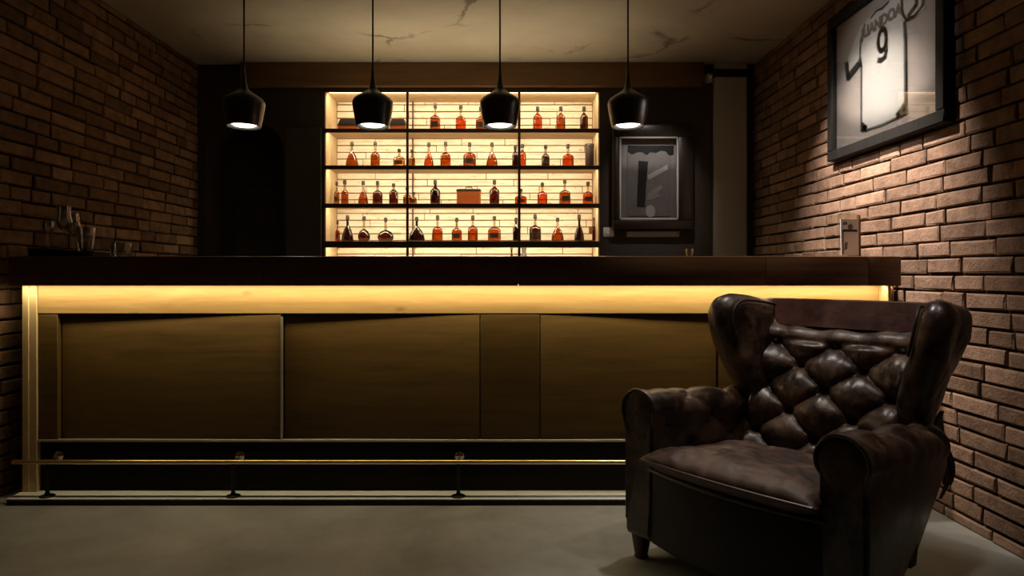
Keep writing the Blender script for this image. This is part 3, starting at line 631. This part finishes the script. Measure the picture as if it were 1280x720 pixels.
# ------------------------------------------------------------------ wingback armchair
ch = empty('wingback_armchair', (.696, 2.045, 0), 'worn dark brown tufted leather wingback armchair in front of the bar', 'armchair', rz=math.radians(-52))
def tuft(a, b, amp, deep=.6):
    fa = abs(math.sin(PI*a)); fb = abs(math.sin(PI*b))
    ra = a-round(a); rb = b-round(b); d2 = ra*ra+rb*rb
    return amp*((fa*fb)**.45) - amp*deep*math.exp(-d2/.012)
def nz(p, s, k=0): return noise.noise(Vector(p)*s + Vector((k*7.1, k*3.3, k)))
def smoothstep(a, b, x):
    t = min(1, max(0, (x-a)/(b-a))); return t*t*(3-2*t)
# seat base with a bowed front
def base_outline():
    pts = []
    for k in range(25):
        u = -1+2*k/24; pts.append((u*.315, .004-.045*(1-u*u)))
    return pts + [(.33, .10), (.33, .40), (.30, .53), (-.30, .53), (-.33, .40), (-.33, .10)]
bo = base_outline(); nb = len(bo); mb = MB(); zs = [(.085, .97), (.095, 1), (.343, 1), (.358, .97)]
vs = [((x*k), (y-.25)*k+.25, z) for z, k in zs for x, y in bo]
fs = [(j*nb+i, j*nb+(i+1) % nb, (j+1)*nb+(i+1) % nb, (j+1)*nb+i) for j in range(3) for i in range(nb)] + [tuple(range(nb-1, -1, -1)), tuple(3*nb+i for i in range(nb))]
sb = mb.add(vs, fs).build('seat_base', M['leather_dark'], ch)
MB().tube([(x*1.004, y-.006, .349) for x, y in bo[:25]], .007, 8).build('piping', M['leather'], sb)
# seat cushion
def cushion():
    mb = MB(); n, m = 61, 61
    def sf_(top):
        def f(u, v):
            a, b = 2*u-1, 2*v-1
            e = max(0, 1-abs(a)**7)**.5 * max(0, 1-abs(b)**7)**.5
            x = a*(.312-.02*v); y = -.052-.02*(1-a*a)*(1-v) + v*.60
            dome = .030*(1-a*a)*(1-b*b); mid = .395-.06*v
            wr = .010*nz((x, y, 0), 7, 1) + .006*nz((x*1.2, y*2.2, 0), 17, 2) - .006*max(0, 1-abs(nz((x, y*.6, 0), 9, 4))*7)
            return (x, y, mid + (.046*e + (dome + wr)*e if top else -.046*e))
        return f
    mb.grid(n, m, sf_(True)); mb.grid(n, m, sf_(False)); return mb
sc_ = cushion().build('seat_cushion', M['leather_seat'], ch, 70, weld=True)
loop = [(a*.313, -.054-.02*(1-a*a), .394) for a in [-.97+1.94*k/20 for k in range(21)]]
MB().tube(loop, .006, 8).build('piping', M['leather'], sc_)
# armrests
def arm(s):
    mb = MB(); NT = 64; r = .072
    def prof_(t):
        xi = .298-.01*t; zt = (.622 if s < 0 else .598)-.05*t; cx = xi+.060; cz = zt-r; out = []
        for k in range(14): out.append((xi, .24+(cz-.03-.24)*k/14, 0, k/14))
        for k in range(26):
            a = PI*(1.12-1.27*k/25); out.append((cx+r*math.cos(a), cz+r*math.sin(a), 1, k/25))
        xo = .42-.10*t
        for k in range(1, 9): out.append((cx+r*.88+(xo-cx-r*.88)*k/8, cz-.035+(.09-cz+.035)*k/8, 2, k/8))
        out.append((xi+.01, .09, 3, 0)); return out
    P0 = prof_(0); n = len(P0); vs = []; fs = []
    # arc length for tuft coordinates
    for j in range(NT):
        t = j/(NT-1); y = .012+t*.60; pf = prof_(t); acc = 0; prev = None
        for i, (x, z, w, q_) in enumerate(pf):
            if prev: acc += math.hypot(x-prev[0], z-prev[1])
            prev = (x, z); dx = dz = 0
            if w in (0, 1):
                nx, nzv = (-1, 0) if w == 0 else (math.cos(PI*(1.12-1.27*q_)), math.sin(PI*(1.12-1.27*q_)))
                env = smoothstep(.03, .10, t)*(1-smoothstep(.95, 1, t))*smoothstep(.12, .18, acc)*(1-smoothstep(.42, .48, acc))
                du, dv = .13, .105; uu, vv = (y-.10)/du, (acc-.265)/dv
                h = tuft((uu+vv)/2, (uu-vv)/2, .020, .5)*env + .003*nz((x, y, z), 20, 3)
                h -= .012*env
                dx, dz = nx*h, nzv*h
            yy = y - (.012*(1-smoothstep(0, .06, t)) if w == 1 else 0)
            if w >= 2:   # rear edge rakes back with height
                yy = y + .10*t*(z-.15)
            vs.append((s*(x+dx), yy, z+dz))
    for j in range(NT-1):
        for i in range(n): fs.append((j*n+i, j*n+(i+1) % n, (j+1)*n+(i+1) % n, (j+1)*n+i))
    # front face: domed
    c = (s*.355, .0, .40); base = len(vs)
    ring = [(s*.355+(vs[i][0]-s*.355)*.86, -.006, .40+(vs[i][2]-.40)*.93) for i in range(n)]; vs += ring; vs.append(c)
    for i in range(n):
        i2 = (i+1) % n; fs.append((i, base+i, base+i2, i2)); fs.append((base+i, base+n, base+i2))
    fs.append(tuple((NT-1)*n+i for i in range(n)))
    o = mb.add(vs, fs).build('armrest', M['leather'], ch, 50)
    rim = [(vs[i][0], vs[i][1]-.004, vs[i][2]) for i in range(8, n-2)]
    MB().tube(rim, .0065, 8).build('piping', M['leather'], o)
    for (uu, vv) in [(0, 0), (1, 1), (2, 0), (3, 1), (1, -1), (3, -1)]:
        y = .10+uu*.13; acc0 = .265+vv*.105; pf = prof_((y-.012)/.6); acc = 0
        for i in range(1, len(pf)):
            acc += math.hypot(pf[i][0]-pf[i-1][0], pf[i][1]-pf[i-1][1])
            if acc >= acc0: break
        a = PI*(1.12-1.27*pf[i][3]) if pf[i][2] == 1 else PI
        nx, nzv = math.cos(a), math.sin(a)
        b = MB().lathe([(.002, .005), (.007, .004), (.010, 0), (.008, -.003)], n=14).build('button', M['leather_dark'], o)
        b.matrix_local = Matrix.Translation((s*(pf[i][0]-nx*.018), y, pf[i][1]-nzv*.018)) @ Vector((s*nx, 0, nzv)).to_track_quat('Z', 'Y').to_matrix().to_4x4()
    return o
arm(-1); arm(1)
# tufted backrest
DU, DV = .118, .100
def back_pt(u, v, extra=0.0):
    a = 2*u-1; w = .292+.018*v
    n = Vector((0, -.92, .39)); x = a*w; L = .62*v
    env = (1-smoothstep(.88, .99, abs(a)))*smoothstep(.0, .06, v)*(1-smoothstep(.80, .86, v))
    uu, vv = (x-.0)/DU, (L-.12)/DV
    h = tuft((uu+vv)/2, (uu-vv)/2, .040, .75)*env
    top = smoothstep(.80, .88, v)
    h += top*.030*(1-smoothstep(.90, 1, v)) + .030*(1-a*a)*math.sin(PI*min(1, v*1.1)) + .05*abs(a)**4
    h += .005*nz((x, L, 0), 12, 5)*(1-top) + .0025*nz((x*2, L*.7, 0), 26, 6)*(1-top) + .004*nz((x, L, 0), 7, 9)*top
    if v > .8: h += .006*math.cos(x*38)*top
    return Vector((x, .515+.25*v**1.08, .325+.53*v)) + n*(h-.03+extra)
mb = MB(); NU, NV = 111, 111
mb.grid(NU, NV, lambda u, v: back_pt(u, v))
def rear(u, v):
    a = 2*u-1; return (a*(.30+.02*v), .60+.275*v, .20+.66*v)
mb.grid(NU, 12, rear)
o0 = len(mb.v); vs = mb.v
# stitch the rims
f1 = lambda i, j: j*NU+i
f2 = lambda i, j: NU*NV+j*NU+i
for i in range(NU-1):
    mb.f.append((f1(i, NV-1), f1(i+1, NV-1), f2(i+1, 11), f2(i, 11))); mb.f.append((f1(i, 0), f2(i, 0), f2(i+1, 0), f1(i+1, 0)))
for i in (0, NU-1):
    mb.f.append(tuple([f1(i, j) for j in range(NV)] + [f2(i, j) for j in range(11, -1, -1)]))
bk = mb.build('backrest', M['leather'], ch, 60)
for j in range(0, 6):
    for i in range(-3, 4):
        if (i+j) % 2: continue
        u = (i*DU/(.30)+1)/2; v = (j*DV+.12)/.62
        if not (.04 < u < .96 and v < .85): continue
        p = back_pt(u, v)
        b = MB().lathe([(.002, .006), (.008, .0045), (.011, 0), (.009, -.004)], n=14).build('button', M['leather_dark'], bk)
        b.matrix_local = Matrix.Translation(p+Vector((0, -.003, .001))) @ Vector((0, -.92, .39)).to_track_quat('Z', 'Y').to_matrix().to_4x4()
# rolled top rail
def roll(u, v):
    x = (2*v-1)*.345; rr = .062*(1-.0*abs(2*v-1)**8); a = 2*PI*u
    return (x, .855+1.15*rr*math.cos(a)+.003*nz((x, a, 0), 6, 8), .876+rr*math.sin(a)+.003*nz((x, a, 1), 8, 9))
mb = MB().grid(36, 40, roll, True)
for j, sx in ((0, -1), (39, 1)):
    c = len(mb.v); mb.v.append((sx*.362, .855, .876)); mb.t.append(.5); rg = len(mb.v)
    for i in range(36):
        a = 2*PI*i/36; mb.v.append((sx*.358, .855+.05*math.cos(a), .876+.045*math.sin(a))); mb.t.append(.5)
    for i in range(36):
        i2 = (i+1) % 36; mb.f.append((j*36+i, j*36+i2, rg+i2, rg+i)); mb.f.append((rg+i, rg+i2, c))
mb.build('top_roll', M['leather_red'], ch, 60)
bm_ = MB()
bm_.add([(x, y, z) for x in (-.30, .30) for y, z in ((.76, .83), (.80, .935), (.86, .93), (.88, .80))], [(0, 1, 2, 3), (7, 6, 5, 4), (0, 4, 5, 1), (1, 5, 6, 2), (2, 6, 7, 3), (3, 7, 4, 0)])
bm_.build('top_rail', M['leather_red'], ch)
# wings
OUT = [(.60, .50), (.57, .57), (.535, .65), (.515, .74), (.508, .84), (.522, .915), (.575, .957), (.67, .955), (.78, .94), (.86, .925), (.885, .87), (.84, .78), (.78, .66), (.72, .55), (.66, .47)]
def wing(s):
    ol = catmull(OUT, 6); n = len(ol); cy = sum(p[0] for p in ol)/n; cz = sum(p[1] for p in ol)/n; T = .060 if s > 0 else .074; vs = []; fs = []
    rings = [0, .05, .12, .22, .36, .55, .75, .92, 1.0]
    def xc(y, z): return (.302 if s > 0 else .288) + .068*smoothstep(.5, .95, z) + .035*smoothstep(.72, .5, y)*smoothstep(.5, .8, z)
    for side in (1, -1):
        for q_ in rings:
            k = 1-q_
            th = T*math.sqrt(max(0, 1-k**5))
            for (y, z) in ol:
                yy, zz = cy+(y-cy)*k, cz+(z-cz)*k
                w = (.008*nz((yy, zz, side), 9, 11)+.005*nz((yy*1.6, zz*.7, side), 22, 12)) * min(1, q_*4)
                vs.append((s*(xc(yy, zz) - side*(th + w)), yy, zz))
    m = len(rings)
    for b in (0, m):
        for j in range(m-1):
            for i in range(n): fs.append(((b+j)*n+i, (b+j)*n+(i+1) % n, (b+j+1)*n+(i+1) % n, (b+j+1)*n+i))
    o = MB().add(vs, fs).build('wing', M['leather'], ch, 60, weld=True)
    pts = [(s*(xc(y, z)-T*.94), y+(cy-y)*.13, z+(cz-z)*.13) for y, z in ol]
    MB().tube([pts[i] for i in range(20, 58)], .005, 8).build('piping', M['leather_dark'], o)
wing(-1); wing(1)
# side panels below the wings, rear edge raked like the back
for s in (-1, 1):
    MB().prism([(s*.315, y, z) for y, z in ((.50, .09), (.545, .09), (.62, .37), (.74, .62), (.80, .78), (.70, .78), (.60, .6), (.52, .4))], (s*.030, 0, 0)).build('side_panel', M['leather_dark'], ch)
# legs
for (x, y, dx, dy) in ((-.385, .045, 0, 0), (.385, .045, 0, 0), (-.29, .49, .0, .05), (.29, .49, .0, .05)):
    mb = MB(); secs = [(.030, .12), (.031, .09), (.026, .05), (.020, .012), (.022, .0)]
    vs = []; fs = []
    for r, z in secs:
        k = (.12-z)/.12
        for i in range(16):
            a = 2*PI*i/16; qf = 1/((abs(math.cos(a))**4+abs(math.sin(a))**4)**.25); vs.append((x+dx*k+r*qf*math.cos(a), y+dy*k+r*qf*math.sin(a), z))
    for j in range(4):
        for i in range(16): fs.append((j*16+i, j*16+(i+1) % 16, (j+1)*16+(i+1) % 16, (j+1)*16+i))
    fs += [tuple(range(16)), tuple(64+i for i in range(16))]
    mb.add(vs, fs).build('leg', M['legwood'], ch)
# torn leather hanging from the back
fl = [(.70, .60), (.71, .50), (.715, .42), (.700, .345), (.69, .40), (.675, .37), (.66, .30), (.648, .38), (.63, .36), (.635, .45), (.65, .56)]
mb = MB(); fl2 = catmull(fl, 3)
mb.prism([(.345+.02*math.sin(z*20), y+.095, z-.04) for y, z in fl2], (.008, .006, 0)).build('torn_flap', M['leather_flap'], ch)

# ------------------------------------------------------------------ lights
def spot(name, loc, aim, power, color, size_deg, blend=.5, radius=.03):
    l = bpy.data.lights.new(name, 'SPOT'); l.energy = power; l.color = color; l.spot_size = math.radians(size_deg); l.spot_blend = blend; l.shadow_soft_size = radius
    o = bpy.data.objects.new(name, l); COL.objects.link(o); o.location = loc
    o.rotation_euler = (Vector(aim)-Vector(loc)).to_track_quat('-Z', 'Y').to_euler(); return o
def area(name, loc, rot, sx, sy, power, color, spread=180):
    l = bpy.data.lights.new(name, 'AREA'); l.shape = 'RECTANGLE'; l.size = sx; l.size_y = sy; l.energy = power; l.color = color; l.spread = math.radians(spread)
    o = bpy.data.objects.new(name, l); COL.objects.link(o); o.location = loc; o.rotation_euler = rot; return o
xm = (NX0+NX1)/2
for i, zz in enumerate(LEDS):
    area('shelf_light', (xm, YB+.022, zz-.003), (math.radians(38), 0, 0), NX1-NX0-.08, .012, 8.0, (1, .80, .52))
area('bar_light', (-.25, 2.95, .985), (math.radians(12), 0, 0), 4.02, .03, 8.8, (1, .78, .47))
area('ceiling_fill', (-.36, 4.3, .95), (PI, 0, 0), 1.9, .15, 4.2, (1, .81, .52), 62)  # unseen lamp added behind the bar to brighten the ceiling
spot('wall_washer', (1.0, 3.16, 2.62), (1.88, 3.3, 1.42), 430, (1, .86, .75), 64, 1.0, .03)
spot('jersey_fill', (.35, 2.75, 2.6), (1.85, 3.2, 2.03), 85, (1, .92, .86), 38, .9, .03)  # added fill that evens out the light on the framed jersey
spot('chair_spot', (.8, 2.78, 2.62), (1.15, 2.38, .4), 54, (1, .88, .77), 64, .8, .03)
spot('seat_fill', (1.3, 1.95, 2.62), (1.05, 2.2, .4), 24, (1, .87, .74), 56, .9, .03)  # added fill for the inner face of the chair's left wing
spot('shadow_box_fill', (1.08, 4.1, 2.6), (1.11, 4.9, 1.68), 34, (1, .9, .87), 44, 1.0, .03)  # added lamp that brightens the otherwise dark shadow box
for px, _ in PL:
    spot('pendant_light', (PX(px, LY), LY, 1.79), (PX(px, LY), LY, 1.0), 5.0, (1, .88, .7), 110, .7, .04)
w = bpy.data.worlds.new('world'); SC.world = w; w.use_nodes = True
w.node_tree.nodes['Background'].inputs[0].default_value = (.9, .8, .6, 1); w.node_tree.nodes['Background'].inputs[1].default_value = .0

# ------------------------------------------------------------------ camera and view
cam = bpy.data.cameras.new('camera'); co = bpy.data.objects.new('camera', cam); COL.objects.link(co)
co.location = (0, 0, EYE); co.rotation_euler = (PI/2, 0, 0); cam.sensor_width = 36; cam.lens = F/1280*36
cam.shift_x = (640-CX)/1280; cam.shift_y = -(360-CY)/1280; cam.clip_start = .05
SC.camera = co
SC.view_settings.view_transform = 'Standard'; SC.view_settings.look = 'None'; SC.view_settings.exposure = 0; SC.view_settings.gamma = 1; SC.view_settings.use_curve_mapping = False
try:
    SC.cycles.use_denoising = True; SC.cycles.max_bounces = 8; SC.cycles.transparent_max_bounces = 24; SC.cycles.sample_clamp_indirect = 3.0
    SC.cycles.caustics_reflective = False; SC.cycles.caustics_refractive = False
except Exception: pass
